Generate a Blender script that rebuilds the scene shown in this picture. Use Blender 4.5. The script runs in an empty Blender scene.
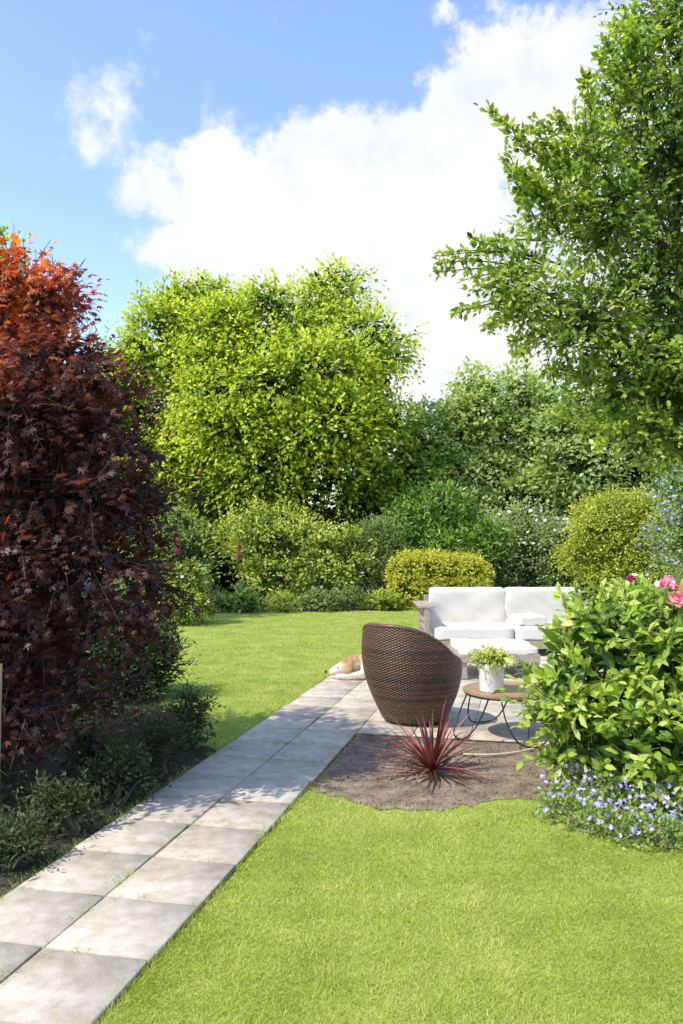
import bpy, bmesh, math, random
import numpy as np
from mathutils import Vector
rng = np.random.default_rng(7); random.seed(7)
SC = bpy.context.scene; C = SC.collection
F = 800.0; H = 1.5; CX = 341.5; HY = 540.0
TH = math.atan(190/800); ST, CT = math.sin(TH), math.cos(TH)
RX, RY = -.5795, 3.288
def P(px, py): 
    d = F*H/(py-HY); return ((px-CX)/F*d, d)
def W(px, py, d): return np.array([(px-CX)/F*d, d, H+(HY-py)/F*d])
def PT(s, t): return (RX+ST*s+CT*t, RY+CT*s-ST*t)
ORIG = {}
# ------------------------------------------------------------ object helpers
def tag(o, label=None, cat=None, group=None, kind=None):
    if label: o['label'] = label
    if cat: o['category'] = cat
    if group: o['group'] = group
    if kind: o['kind'] = kind
    return o
def thing(name, label, cat, loc, group=None):
    o = bpy.data.objects.new(name, None); C.objects.link(o)
    o.location = Vector([float(a) for a in loc]); o.empty_display_size = .1
    ORIG[o.name] = np.array([float(a) for a in loc]); return tag(o, label, cat, group)
def link(name, me, mat, parent):
    o = bpy.data.objects.new(name, me); C.objects.link(o)
    if mat: me.materials.append(mat)
    if parent:
        o.parent = parent; ORIG[o.name] = ORIG[parent.name]
    else: ORIG[o.name] = np.zeros(3)
    return o
def mesh_np(name, V, Fc, mat, parent=None, v=None, smooth=False):
    V = np.asarray(V, dtype=np.float64); Fc = np.asarray(Fc, dtype=np.int32)
    if parent: V = V-ORIG[parent.name]
    me = bpy.data.meshes.new(name); n, k = Fc.shape
    me.vertices.add(len(V)); me.vertices.foreach_set('co', V.astype(np.float32).ravel())
    me.loops.add(n*k); me.loops.foreach_set('vertex_index', Fc.ravel())
    me.polygons.add(n); me.polygons.foreach_set('loop_start', np.arange(0, n*k, k, dtype=np.int32))
    if smooth: me.polygons.foreach_set('use_smooth', np.ones(n, dtype=bool))
    me.update(calc_edges=True)
    if v is not None:
        a = me.attributes.new('v', 'FLOAT', 'POINT'); a.data.foreach_set('value', np.asarray(v, dtype=np.float32))
    return link(name, me, mat, parent)
def mesh_bm(name, bm, mat, parent=None, smooth=False):
    if parent:
        off = Vector(ORIG[parent.name])
        for v in bm.verts: v.co -= off
    bmesh.ops.recalc_face_normals(bm, faces=bm.faces)
    if smooth:
        for f in bm.faces: f.smooth = True
    me = bpy.data.meshes.new(name); bm.to_mesh(me); bm.free()
    return link(name, me, mat, parent)
def tubes(paths, sides=6, closed=False):
    Vs = []; Fs = []; off = 0
    for pts, rad in paths:
        pts = np.asarray(pts, float); m = len(pts)
        rad = np.broadcast_to(np.asarray(rad, float), (m,))
        tan = np.roll(pts, -1, 0)-np.roll(pts, 1, 0) if closed else np.gradient(pts, axis=0)
        tan /= np.linalg.norm(tan, axis=1)[:, None]+1e-9
        ref = np.array([0, 0, 1.]) if abs(tan[:, 2]).mean() < .8 else np.array([1., 0, 0])
        a = np.cross(tan, ref); a /= np.linalg.norm(a, axis=1)[:, None]+1e-9
        b = np.cross(tan, a)
        an = np.linspace(0, 2*math.pi, sides, endpoint=False)
        ring = pts[:, None, :]+rad[:, None, None]*(a[:, None, :]*np.cos(an)[None, :, None]+b[:, None, :]*np.sin(an)[None, :, None])
        Vs.append(ring.reshape(-1, 3))
        mm = m if closed else m-1
        for i in range(mm):
            j = (i+1) % m
            for k in range(sides):
                l = (k+1) % sides
                Fs.append((off+i*sides+k, off+i*sides+l, off+j*sides+l, off+j*sides+k))
        off += m*sides
    return np.concatenate(Vs), np.array(Fs)
def box(bm, c, s, bev=0.0, rz=0):
    r = bmesh.ops.create_cube(bm, size=1); vs = r['verts']
    for v in vs:
        x, y, z = v.co.x*s[0], v.co.y*s[1], v.co.z*s[2]
        v.co = Vector((c[0]+x*math.cos(rz)-y*math.sin(rz), c[1]+x*math.sin(rz)+y*math.cos(rz), c[2]+z))
    if bev:
        es = list({e for v in vs for e in v.link_edges})
        bmesh.ops.bevel(bm, geom=es, offset=bev, segments=2, affect='EDGES', profile=.6)
# ------------------------------------------------------------ material helpers
def newmat(name):
    m = bpy.data.materials.new(name); m.use_nodes = True; nt = m.node_tree
    for n in list(nt.nodes): nt.nodes.remove(n)
    out = nt.nodes.new('ShaderNodeOutputMaterial')
    return m, nt, out
def N(nt, t, **k):
    n = nt.nodes.new(t)
    for a, b in k.items(): setattr(n, a, b)
    return n
def ramp(nt, stops):
    r = nt.nodes.new('ShaderNodeValToRGB'); e = r.color_ramp.elements
    while len(e) > 1: e.remove(e[-1])
    e[0].position = stops[0][0]; e[0].color = (*stops[0][1], 1)
    for p, c in stops[1:]:
        x = e.new(p); x.color = (*c, 1)
    return r
def leafmat(name, stops, tr=.45, rough=.5, spec=.35, trc=(1.15, 1.15, .6)):
    m, nt, out = newmat(name); L = nt.links.new
    at = N(nt, 'ShaderNodeAttribute', attribute_name='v')
    r = ramp(nt, stops); L(at.outputs['Fac'], r.inputs[0])
    p = N(nt, 'ShaderNodeBsdfPrincipled'); p.inputs['Roughness'].default_value = rough; p.inputs['Specular IOR Level'].default_value = spec
    L(r.outputs[0], p.inputs['Base Color'])
    t = N(nt, 'ShaderNodeBsdfTranslucent'); mu = N(nt, 'ShaderNodeMix', data_type='RGBA', blend_type='MULTIPLY')
    mu.inputs[0].default_value = 1; L(r.outputs[0], mu.inputs[6]); mu.inputs[7].default_value = (*trc, 1)
    L(mu.outputs[2], t.inputs['Color'])
    mx = N(nt, 'ShaderNodeMixShader'); mx.inputs[0].default_value = tr
    L(p.outputs[0], mx.inputs[1]); L(t.outputs[0], mx.inputs[2]); L(mx.outputs[0], out.inputs[0])
    return m
def solid(name, stops, scale=8, rough=.6, bump=.0, bscale=60, metal=0, stretch=(1, 1, 1), attr=0, spec=.4, detail=6, stain=None, bdist=.02):
    m, nt, out = newmat(name); L = nt.links.new
    tc = N(nt, 'ShaderNodeTexCoord'); mp = N(nt, 'ShaderNodeMapping'); mp.inputs['Scale'].default_value = stretch
    L(tc.outputs['Object'], mp.inputs[0])
    no = N(nt, 'ShaderNodeTexNoise'); no.inputs['Scale'].default_value = scale; no.inputs['Detail'].default_value = detail; no.inputs['Roughness'].default_value = .6
    L(mp.outputs[0], no.inputs['Vector']); fac = no.outputs['Fac']
    if attr:
        at = N(nt, 'ShaderNodeAttribute', attribute_name='v')
        ma = N(nt, 'ShaderNodeMath', operation='MULTIPLY_ADD'); L(at.outputs['Fac'], ma.inputs[0]); ma.inputs[1].default_value = attr; L(fac, ma.inputs[2]); fac = ma.outputs[0]
    r = ramp(nt, stops); L(fac, r.inputs[0]); col = r.outputs[0]
    p = N(nt, 'ShaderNodeBsdfPrincipled'); p.inputs['Roughness'].default_value = rough; p.inputs['Metallic'].default_value = metal; p.inputs['Specular IOR Level'].default_value = spec
    if stain:
        n4 = N(nt, 'ShaderNodeTexNoise'); n4.inputs['Scale'].default_value = stain[0]; n4.inputs['Detail'].default_value = 9; n4.inputs['Roughness'].default_value = .7; L(mp.outputs[0], n4.inputs['Vector'])
        r4 = ramp(nt, [(stain[1], stain[2]), (stain[3], (1, 1, 1))]); L(n4.outputs['Fac'], r4.inputs[0])
        mm = N(nt, 'ShaderNodeMix', data_type='RGBA', blend_type='MULTIPLY'); mm.inputs[0].default_value = 1; L(col, mm.inputs[6]); L(r4.outputs[0], mm.inputs[7]); col = mm.outputs[2]
    L(col, p.inputs['Base Color'])
    if bump:
        n2 = N(nt, 'ShaderNodeTexNoise'); n2.inputs['Scale'].default_value = bscale; n2.inputs['Detail'].default_value = 8; L(mp.outputs[0], n2.inputs['Vector'])
        b = N(nt, 'ShaderNodeBump'); b.inputs['Strength'].default_value = bump; b.inputs['Distance'].default_value = bdist
        L(n2.outputs['Fac'], b.inputs['Height']); L(b.outputs[0], p.inputs['Normal'])
    L(p.outputs[0], out.inputs[0]); return m
# ------------------------------------------------------------ foliage
TEMPL = {
 'rhomb': ([(0,0,0),(.45,.3,.07),(1,0,-.06),(.45,-.3,.07)], [(0,2,1),(0,3,2)]),
 'lance': ([(0,0,0),(.4,.16,.05),(1,0,-.1),(.4,-.16,.05)], [(0,2,1),(0,3,2)]),
 'ovate': ([(0,0,0),(.22,.2,.04),(.55,.25,.06),(1,0,-.12),(.55,-.25,.06),(.22,-.2,.04),(.5,0,-.0)], [(6,1,0),(6,2,1),(6,3,2),(6,4,3),(6,5,4),(6,0,5)]),
 'narrow': ([(0,0,0),(.25,.17,.03),(.6,.21,.03),(1,0,-.15),(.6,-.21,.03),(.25,-.17,.03),(.5,0,-.02)], [(6,1,0),(6,2,1),(6,3,2),(6,4,3),(6,5,4),(6,0,5)]),
 'petal': ([(0,0,0),(.5,.4,.1),(.95,.3,.25),(1,-.05,.22),(.95,-.3,.25),(.5,-.4,.1),(.5,0,-.05)], [(6,1,0),(6,2,1),(6,3,2),(6,4,3),(6,5,4),(6,0,5)]),
 'hair': ([(0,.06,0),(0,-.06,0),(1,0,0)], [(0,1,2)]),
}
def _palm():
    vs = [(0,0,0)]; fs = []
    angs = [-130,-88,-44,0,44,88,130]; ln = [.42,.68,.9,1.0,.9,.68,.42]
    notch = [-160,-108,-66,-22,22,66,108,160]
    for i, a in enumerate(notch):
        a = math.radians(a); r = .2 if i in (0, 7) else .40; vs.append((r*math.cos(a), r*math.sin(a), .02))
    for a, l in zip(angs, ln):
        a = math.radians(a); vs.append((l*math.cos(a), l*math.sin(a), -.2*l))
    for i in range(7): fs += [(0, 1+i, 9+i), (0, 9+i, 2+i)]
    return vs, fs
TEMPL['palm'] = _palm()
def _star():
    vs = [(0,0,-.1)]; fs = []
    for i in range(10):
        a = i*math.pi/5; r = 1 if i % 2 == 0 else .5; vs.append((r*math.cos(a), r*math.sin(a), .1 if i % 2 == 0 else 0))
    for i in range(10): fs.append((0, 1+i, 1+(i+1) % 10))
    return vs, fs
TEMPL['star'] = _star()
def nrmz(a): return a/(np.linalg.norm(a, axis=1)[:, None]+1e-9)
def sph(n): return nrmz(rng.normal(size=(n, 3)))
def leafmesh(name, data, shape, mat, parent=None):
    pos, d, nr, sz, v = data
    T, FT = TEMPL[shape]; T = np.array(T); FT = np.array(FT); k = len(T)
    d = nrmz(d); s = nrmz(np.cross(nr, d)); nr = np.cross(d, s)
    V = pos[:, None, :]+sz[:, None, None]*(T[None, :, 0:1]*d[:, None, :]+T[None, :, 1:2]*s[:, None, :]+T[None, :, 2:3]*nr[:, None, :])
    Fc = (FT[None]+(np.arange(len(pos))*k)[:, None, None]).reshape(-1, 3)
    return mesh_np(name, V.reshape(-1, 3), Fc, mat, parent, np.repeat(v, k))
def cat(*ds): return tuple(np.concatenate(x) for x in zip(*ds))
def lump(p, f):
    return (np.sin(p[:,0]*f+1.3)+np.sin(p[:,1]*f*1.1+2.1)+np.sin(p[:,2]*f*1.2+.4)+np.sin((p[:,0]+p[:,2])*f*2.1)+np.sin((p[:,1]-p[:,2])*f*1.9))/5
def shoots(blobs, ns, k, L, ls, up=.35, rmin=.78, lf=1.5, la=.15, gap=-9, gf=None, vb=0., tipv=.4, flat=.8, zmin=.03, inner=.45):
    B = np.array(blobs, float)
    w = B[:,3]*B[:,4]+B[:,4]*B[:,5]+B[:,3]*B[:,5]; w /= w.sum()
    idx = rng.choice(len(B), ns, p=w); u = sph(ns)
    p0 = B[idx,:3]+u*B[idx,3:]
    rad = rng.uniform(rmin, 1, ns)+la*lump(p0, lf*2.2)
    p = B[idx,:3]+u*B[idx,3:]*rad[:, None]
    keep = (p[:,2] > zmin) & (lump((p+7)*np.array([1,1,1.7]), gf or lf) > gap)
    for b in range(len(B)):
        q = ((p-B[b,:3])/B[b,3:]); keep &= ((q*q).sum(1) > inner) | (idx == b)
    p = p[keep]; n = nrmz(u[keep]/B[idx[keep],3:]); m = len(p)
    sd = nrmz(n*.8+np.array([0,0,up])+rng.normal(size=(m,3))*.35)
    Ls = L*rng.uniform(.5, 1.4, m)
    out = []
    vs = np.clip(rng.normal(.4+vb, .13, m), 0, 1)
    side0 = nrmz(np.cross(sd, np.array([0,0,1.])+rng.normal(size=(m,3))*.4))
    for j in range(k):
        t = (j+.6)/k; sg = 1 if j % 2 else -1
        sd2 = sd+np.array([0,0,-.25])*t
        pos = p+sd2*(Ls*t)[:, None]
        d = sd*(.45+.5*t)+side0*sg*(.9-.6*t)+rng.normal(size=(m,3))*.3+np.array([0,0,-.15])
        nr = np.array([0,0,1.])*flat+n*.5+np.array([-.25,-.25,0])+rng.normal(size=(m,3))*.42
        sz = ls*rng.uniform(.65, 1.2, m)*(1-.2*t)
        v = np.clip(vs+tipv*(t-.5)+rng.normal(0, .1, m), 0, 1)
        out.append((pos, d, nr, sz, v))
    return cat(*out), (p-sd*L*.3, p+sd*Ls[:, None]*.95)
def core(blobs, n, ls, rmax=.68, v=.08, zmin=.05):  # inner leaves toned dark, the shade inside the foliage put into colour
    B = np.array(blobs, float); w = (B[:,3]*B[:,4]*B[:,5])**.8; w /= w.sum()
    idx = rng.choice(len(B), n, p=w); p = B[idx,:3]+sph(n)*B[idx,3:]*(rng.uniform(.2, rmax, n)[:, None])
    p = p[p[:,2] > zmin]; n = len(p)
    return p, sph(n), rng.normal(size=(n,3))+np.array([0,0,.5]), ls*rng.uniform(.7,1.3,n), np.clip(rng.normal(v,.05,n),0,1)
def sticks(a, b, r0, r1):
    m = len(a); t = nrmz(b-a); s = nrmz(np.cross(t, np.array([.3,.2,1.]))); u = np.cross(t, s)
    V = []
    for c, r in ((a, r0), (b, r1)):
        for g in (0, 2.094, 4.189): V.append(c+r*(s*math.cos(g)+u*math.sin(g)))
    V = np.stack(V, 1).reshape(-1, 3)
    T = np.array([(0,1,4,3),(1,2,5,4),(2,0,3,5)])
    return V, (T[None]+(np.arange(m)*6)[:,None,None]).reshape(-1,4)
def join(*vf):
    V = []; Fs = []; o = 0
    for v, f in vf:
        V.append(v); Fs.append(f+o); o += len(v)
    return np.concatenate(V), np.concatenate(Fs)
def lumpy(c, r, n, fr=.38, seed=0, low=-.6, core_=.84, fl=.72, out_=.62):
    rr = np.random.default_rng(abs(int(seed))+1); out = [(*c, *(np.array(r)*core_))]
    r = np.array(r, float); mr = r.mean(); i = 0
    while i < n:
        u = rr.normal(size=3); u /= np.linalg.norm(u)
        if u[2] < low: continue
        q = fr*rr.uniform(.6, 1.3); rs = q*mr*np.array([1.15,1.15,fl]); out.append((*(np.array(c)+u*(r-rs*out_)), *rs)); i += 1
    return out
def bend(a, b, sag=.1, n=7, wob=.03, r=(.1,.02)):
    a = np.array(a, float); b = np.array(b, float); t = np.linspace(0,1,n)[:,None]; L = np.linalg.norm(b-a)
    mid = (a+b)/2+np.array([0,0,sag*L])+rng.normal(size=3)*wob*L
    pts = (1-t)**2*a+2*t*(1-t)*mid+t*t*b
    return pts, np.linspace(r[0], r[1], n)
bark = solid('bark', [(.3,(.04,.03,.02)),(.7,(.14,.105,.075))], 12, .9, .6, 40, stretch=(1,1,.3))
def tree(name, label, base, blobs, mat, ns, k, L, ls, shape='rhomb', cat_='tree', ncore=1500, cls=.3, trunk=.18, group=None, limbs=8, z0=1.0, cv=.08, zd=None, **kw):
    t = thing(name, label, cat_, (*base[:2], 0), group)
    (lv, tw) = shoots(blobs, ns, k, L, ls, **kw)
    if zd: lv = (*lv[:4], np.clip(lv[4]-np.clip((zd-lv[0][:,2])*.14,0,.32), 0, 1))  # lower leaves darkened, shade under the crown put into their colour
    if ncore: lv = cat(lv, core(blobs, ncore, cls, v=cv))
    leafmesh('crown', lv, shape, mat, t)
    b = np.array([*base[:2], -.05]); B = np.array(blobs); top = B[0,:3]
    hub = b*(1)+0; hub[2] = z0; hub[:2] = b[:2]*.75+top[:2]*.25
    ps = [bend(b, hub, .0, 6, .03, (trunk*1.25, trunk))]
    order = [0]+list(rng.choice(len(B), min(limbs, len(B)), replace=False))
    for i in order: ps.append(bend(hub, B[i,:3], .08, 7, .07, (trunk*.6, trunk*.12)))
    mesh_np('trunk', *tubes(ps, 7), bark, t, smooth=True)
    return t

# ------------------------------------------------------------ ground, beds, path
grass_g = solid('grass_ground', [(.3,(.20,.25,.035)),(.5,(.29,.35,.05)),(.7,(.40,.42,.09))], 3, .9, .8, 90)
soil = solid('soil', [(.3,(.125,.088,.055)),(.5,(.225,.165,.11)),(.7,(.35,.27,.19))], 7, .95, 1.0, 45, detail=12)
soild = solid('shaded_soil', [(.3,(.025,.021,.012)),(.7,(.075,.06,.035))], 7, .95, 1.0, 45, detail=12)  # darker copy of soil with the shade of the beds mixed into its colours
bm = bmesh.new(); S = 260
vs = [bm.verts.new(p) for p in ((-S,-S,0),(S,-S,0),(S,S,0),(-S,S,0))]; bm.faces.new(vs)
tag(mesh_bm('ground', bm, grass_g), kind='structure')
def wob_poly(pts, step=.15, amp=.03, fixed=()):
    out = []
    for i in range(len(pts)):
        a = np.array(pts[i]); b = np.array(pts[(i+1) % len(pts)]); L = np.linalg.norm(b-a); n = max(1, int(min(L/step, 60)))
        for j in range(n):
            q = a+(b-a)*j/n
            if i not in fixed: q = q+rng.normal(size=2)*amp
            out.append(q)
    return np.array(out)
def sheet(name, poly, z, mat):
    bm = bmesh.new(); bm.faces.new([bm.verts.new((p[0],p[1],z)) for p in poly]); bmesh.ops.triangulate(bm, faces=bm.faces)
    return tag(mesh_bm(name, bm, mat), kind='structure')
S0 = 3.01
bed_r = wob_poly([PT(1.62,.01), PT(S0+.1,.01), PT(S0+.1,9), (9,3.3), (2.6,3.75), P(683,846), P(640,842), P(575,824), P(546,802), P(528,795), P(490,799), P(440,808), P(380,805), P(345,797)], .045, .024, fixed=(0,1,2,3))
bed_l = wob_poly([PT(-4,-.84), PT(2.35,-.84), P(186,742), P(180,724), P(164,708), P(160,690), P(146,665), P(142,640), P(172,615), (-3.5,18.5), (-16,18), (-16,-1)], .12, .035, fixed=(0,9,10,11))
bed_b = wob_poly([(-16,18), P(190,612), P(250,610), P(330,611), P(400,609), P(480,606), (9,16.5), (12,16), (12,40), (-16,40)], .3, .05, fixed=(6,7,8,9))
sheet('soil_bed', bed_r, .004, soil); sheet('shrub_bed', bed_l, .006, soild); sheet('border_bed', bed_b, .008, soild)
def inpoly(x, y, poly):
    ins = np.zeros(len(x), bool); n = len(poly); j = n-1
    for i in range(n):
        xi, yi = poly[i]; xj, yj = poly[j]
        c = ((yi > y) != (yj > y)) & (x < (xj-xi)*(y-yi)/(yj-yi+1e-12)+xi); ins ^= c; j = i
    return ins
stone = solid('paving_stone', [(.22,(.42,.355,.265)),(.42,(.53,.462,.36)),(.6,(.60,.53,.42)),(.85,(.68,.61,.49))], 16, .92, .6, 240, attr=.2, detail=15, stain=(6.5,.34,(.74,.71,.65),.58), spec=.2, bdist=.009)
SL = .43; SWD = .4175
def slabs(name, cells):
    V = []; Fs = []; vv = []
    for (s0, s1, t0, t1) in cells:
        g = .0045; dz = rng.uniform(-.003,.003); tl = rng.normal(size=2)*.003; o = len(V)
        e = rng.normal(size=4)*.004
        s0g, s1g, t0g, t1g = s0+g+e[0]*.5, s1-g+e[1]*.5, t0+g+e[2]*.5, t1-g+e[3]*.5
        for (ins, z) in ((0,-.01),(0,.018),(.0025,.021)):
            for (s, t) in ((s0g+ins,t0g+ins),(s0g+ins,t1g-ins),(s1g-ins,t1g-ins),(s1g-ins,t0g+ins)):
                x, y = PT(s, t); V.append((x, y, z+dz+(s-s0)*tl[0]+(t-t0)*tl[1]))
        for L in (0,4):
            for k in range(4): Fs.append((o+L+k, o+L+(k+1)%4, o+L+4+(k+1)%4, o+L+4+k))
        Fs.append((o+8,o+9,o+10,o+11)); vv += [rng.uniform(-.5,.5)]*12
    return tag(mesh_np(name, V, Fs, stone, None, vv), kind='structure')
slabs('path', [(i*SL,(i+1)*SL,(c-2)*SWD,(c-1)*SWD) for i in range(-9,20) for c in (0,1)])
slabs('patio', [(S0+i*SL,S0+(i+1)*SL,.0+c*.43,(c+1)*.43) for i in range(0,14) for c in range(0,9)])
joint = solid('joint_dirt', [(.35,(.06,.055,.03)),(.6,(.13,.115,.065))], 20, .95, .5, 60)
sheet('path_base', [PT(-3.9,-.85),PT(8.62,-.85),PT(8.62,.005),PT(-3.9,.005)], .010, joint)
sheet('patio_base', [PT(S0-.01,.005),PT(S0-.01,3.88),PT(9.05,3.88),PT(9.05,.005)], .012, joint)
grassm = leafmat('grass_blade', [(0,(.17,.24,.03)),(.35,(.34,.44,.045)),(.6,(.50,.57,.095)),(.82,(.65,.64,.19)),(1,(.74,.68,.34))], .42, .6, .2, (1.1,1.1,.6))
def blades(name, x, d, h, w, v, label, catn):
    n = len(x); p = np.stack([x, d, np.zeros(n)], 1)
    az = rng.uniform(0,2*math.pi,n); ln = rng.uniform(.2,1.7,n)*h; la = rng.uniform(0,2*math.pi,n)
    sd = np.stack([np.cos(az),np.sin(az),np.zeros(n)],1)*w[:,None]
    tip = p+np.stack([np.cos(la)*ln,np.sin(la)*ln,h],1)
    V = np.stack([p-sd, p+sd, tip],1).reshape(-1,3)
    v3 = np.stack([v-.10, v-.10, v+.05],1).ravel()
    return tag(mesh_np(name, V, np.arange(n*3).reshape(-1,3), grassm, None, v3), label, catn, None, 'stuff')
def lawn(n, dmin, dmax, pw, name, hh, ww):
    u = rng.uniform(size=n); a = 1-pw
    d = (dmin**a+u*(dmax**a-dmin**a))**(1/a)
    x = rng.uniform(-.5, .5, n)*(d*.9+1.0)
    s = (x-RX)*ST+(d-RY)*CT; t = (x-RX)*CT-(d-RY)*ST
    te = -.008+.014*np.sin(s*23)+.012*np.sin(s*71)+.008*np.sin(s*7)
    keep = ~((t > -.83) & (t < te) & (s < 8.6)) & ~((s > S0-.01) & (s < 9.05) & (t > -.1) & (t < 3.9))
    jx = x+rng.normal(0,.05,n); jy = d+rng.normal(0,.09,n)
    keep &= ~inpoly(jx, jy, bed_r) & ~inpoly(jx+rng.normal(0,.06,n), jy+rng.normal(0,.15,n), bed_l) & ~inpoly(x, d, bed_b)
    x, d, s, t = x[keep], d[keep], s[keep], t[keep]; n = len(x)
    edge = np.exp(-np.abs(np.where(t > -.4, t, t+.835))/.04)*(s < 8.6)
    p = np.stack([x, d, np.zeros(n)], 1)
    nz = lump(p, 2.3)+.6*lump(p+3, 7); tuft = lump(p+11, 19)+.5*lump(p+5, 43)
    h = hh*rng.uniform(.5,1.2,n)*(1+.3*nz+.35*tuft)*(1+1.5*edge)*(1+.02*d); w = ww*(d/2.5)**.9*rng.uniform(.7,1.3,n)
    v = np.clip(.48+.32*nz+.17*tuft+rng.normal(0,.14,n)+(rng.uniform(size=n)<.09)*.4, 0, 1)
    return blades(name, x, d, h, w, v, 'short mown yellow green grass of the garden lawn', 'grass')
lawn(430000, 1.9, 18.5, 1.65, 'lawn_grass', .013, .0015)
sx_ = []
for _ in range(210):
    i = rng.integers(-5, 12)
    if rng.uniform() < .5: s_, t_ = i*SL+rng.normal(0,.004), rng.uniform(-.83,0)
    else: s_, t_ = rng.uniform(-2.5,6), rng.choice([-.4175,-.4175,-.835])+rng.normal(0,.004)
    c_ = PT(s_, t_); m_ = rng.integers(4, 16); sx_ += [(c_[0]+rng.normal(0,.010), c_[1]+rng.normal(0,.010)) for _ in range(m_)]
sx_ = np.array(sx_); n = len(sx_)
blades('joint_weeds', sx_[:,0], sx_[:,1], .025+rng.uniform(.0,.03,n), np.full(n,.0022), rng.uniform(.1,.7,n), 'thin grass tufts growing from the joints of the path', 'weeds')

# ------------------------------------------------------------ japanese maple
maple_m = leafmat('maple_leaf', [(0,(.035,.020,.017)),(.3,(.085,.040,.034)),(.52,(.16,.06,.045)),(.70,(.34,.085,.045)),(.85,(.60,.16,.045)),(1,(.82,.38,.10))], .45, .45, .4, (1.5,.9,.55))
mb = []
for (px, py, r, d) in [(15,290,50,4.9),(50,298,34,4.8),(-40,320,90,5.2),(60,365,62,4.8),(114,388,32,4.9),(20,420,80,4.6),(100,440,56,4.8),(146,450,32,4.8),(60,500,85,4.8),(138,505,42,4.9),(155,545,24,4.8),(20,560,80,4.5),(95,570,64,4.7),(150,585,28,4.8),(-50,480,110,5.2),(-40,620,100,5.0),(40,640,58,4.8),(100,640,48,4.8),(142,628,28,4.9),(60,695,40,4.7),(112,690,24,4.7),(10,705,48,4.5),(-30,730,60,4.5),(142,352,14,4.8)]:
    c = W(px,py,d); rr = r/F*d; mb.append((*c, rr, rr*1.1, rr*.46))
t = thing('maple_tree', 'purple leaved japanese maple with sunlight painted orange red into its top, left of the path', 'maple tree', (-2.15, 5.0, 0))
lv, tw = shoots(mb, 7600, 5, .24, .047, up=-.05, rmin=.45, lf=4, la=.35, gap=-.24, gf=5, tipv=.28, flat=1.3)
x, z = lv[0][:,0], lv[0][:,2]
top = np.clip((z-2.15)*.55,0,.45)*np.clip((-1.15-x)/.6,.12,1)  # sunlight through the upper leaves put into colour, redder with height
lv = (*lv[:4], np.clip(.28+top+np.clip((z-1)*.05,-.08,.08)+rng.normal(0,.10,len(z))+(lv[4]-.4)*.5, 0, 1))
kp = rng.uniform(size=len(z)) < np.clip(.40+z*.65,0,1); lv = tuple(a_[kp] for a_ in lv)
co = core([b for b in mb if b[2] > .9], 1300, .08, v=.05)
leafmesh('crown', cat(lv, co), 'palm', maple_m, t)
hub = np.array([-2.1,5.0,.35]); ps = [bend((-2.15,5,-.05), hub, 0, 5, .02, (.06,.05))]
for b in mb: ps.append(bend(hub, b[:3], .12, 9, .07, (.022,.005)))
mbark = solid('maple_bark', [(.3,(.035,.025,.02)),(.7,(.10,.08,.065))], 15, .8, .3)
mesh_np('trunk', *tubes(ps, 6), mbark, t, smooth=True)
sel = rng.choice(len(tw[0]), 1800, replace=False)
mesh_np('twigs', *sticks(tw[0][sel], tw[1][sel], .004, .0018), mbark, t)

# ------------------------------------------------------------ big background trees
hazel_m = leafmat('hazel_leaf', [(0,(.02,.04,.006)),(.2,(.11,.18,.015)),(.42,(.31,.44,.03)),(.7,(.59,.67,.06)),(1,(.85,.85,.17))], .5, .5, .35)
green_m = leafmat('green_leaf', [(0,(.02,.04,.01)),(.3,(.15,.23,.045)),(.6,(.36,.47,.12)),(1,(.64,.71,.30))], .48, .45, .4)
dark_m = leafmat('dark_leaf', [(0,(.008,.016,.005)),(.4,(.035,.07,.015)),(1,(.13,.20,.05))], .3, .5, .35)
pale_m = leafmat('pale_leaf', [(0,(.02,.04,.01)),(.3,(.16,.24,.06)),(.6,(.38,.47,.17)),(1,(.64,.70,.40))], .45, .5, .35)
def pxblobs(L_, d, seed=1, n=9, fr=.4, yz=1.0, **k):
    out = []
    for i, (px, py, rx, rz) in enumerate(L_):
        out += lumpy(W(px,py,d), (rx/F*d, rx/F*d*yz, rz/F*d), n, fr, seed*50+i, **k)
    return out
hz = pxblobs([(298,392,104,116),(320,470,100,100),(228,450,62,90)], 21.5, 3, 40, .28, .8, fl=.55, out_=.42, core_=.82)+pxblobs([(225,340,36,34),(268,300,26,20),(335,288,26,18),(385,345,24,24)], 21.3, 4, 8, .42)
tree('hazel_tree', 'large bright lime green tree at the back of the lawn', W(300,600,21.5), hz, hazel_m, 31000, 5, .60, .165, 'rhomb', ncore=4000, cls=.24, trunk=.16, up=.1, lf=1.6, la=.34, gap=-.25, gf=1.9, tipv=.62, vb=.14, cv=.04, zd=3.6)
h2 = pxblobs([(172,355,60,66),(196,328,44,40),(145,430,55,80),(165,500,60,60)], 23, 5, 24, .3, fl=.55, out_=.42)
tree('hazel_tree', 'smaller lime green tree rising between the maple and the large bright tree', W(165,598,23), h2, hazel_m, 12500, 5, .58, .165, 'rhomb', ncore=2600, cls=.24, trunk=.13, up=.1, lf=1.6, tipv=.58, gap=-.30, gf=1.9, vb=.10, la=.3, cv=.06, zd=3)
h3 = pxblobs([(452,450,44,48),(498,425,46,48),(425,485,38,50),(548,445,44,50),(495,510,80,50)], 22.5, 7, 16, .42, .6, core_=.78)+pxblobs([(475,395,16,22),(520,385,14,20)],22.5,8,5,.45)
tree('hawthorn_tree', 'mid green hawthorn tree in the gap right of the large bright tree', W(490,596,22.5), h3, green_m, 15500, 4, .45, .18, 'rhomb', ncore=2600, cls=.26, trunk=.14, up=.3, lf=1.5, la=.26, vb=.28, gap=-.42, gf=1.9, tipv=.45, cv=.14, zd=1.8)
h4 = pxblobs([(600,462,66,62),(680,450,70,75),(640,520,90,60),(780,430,80,90)], 21, 9, 16, .38, .6)
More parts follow.
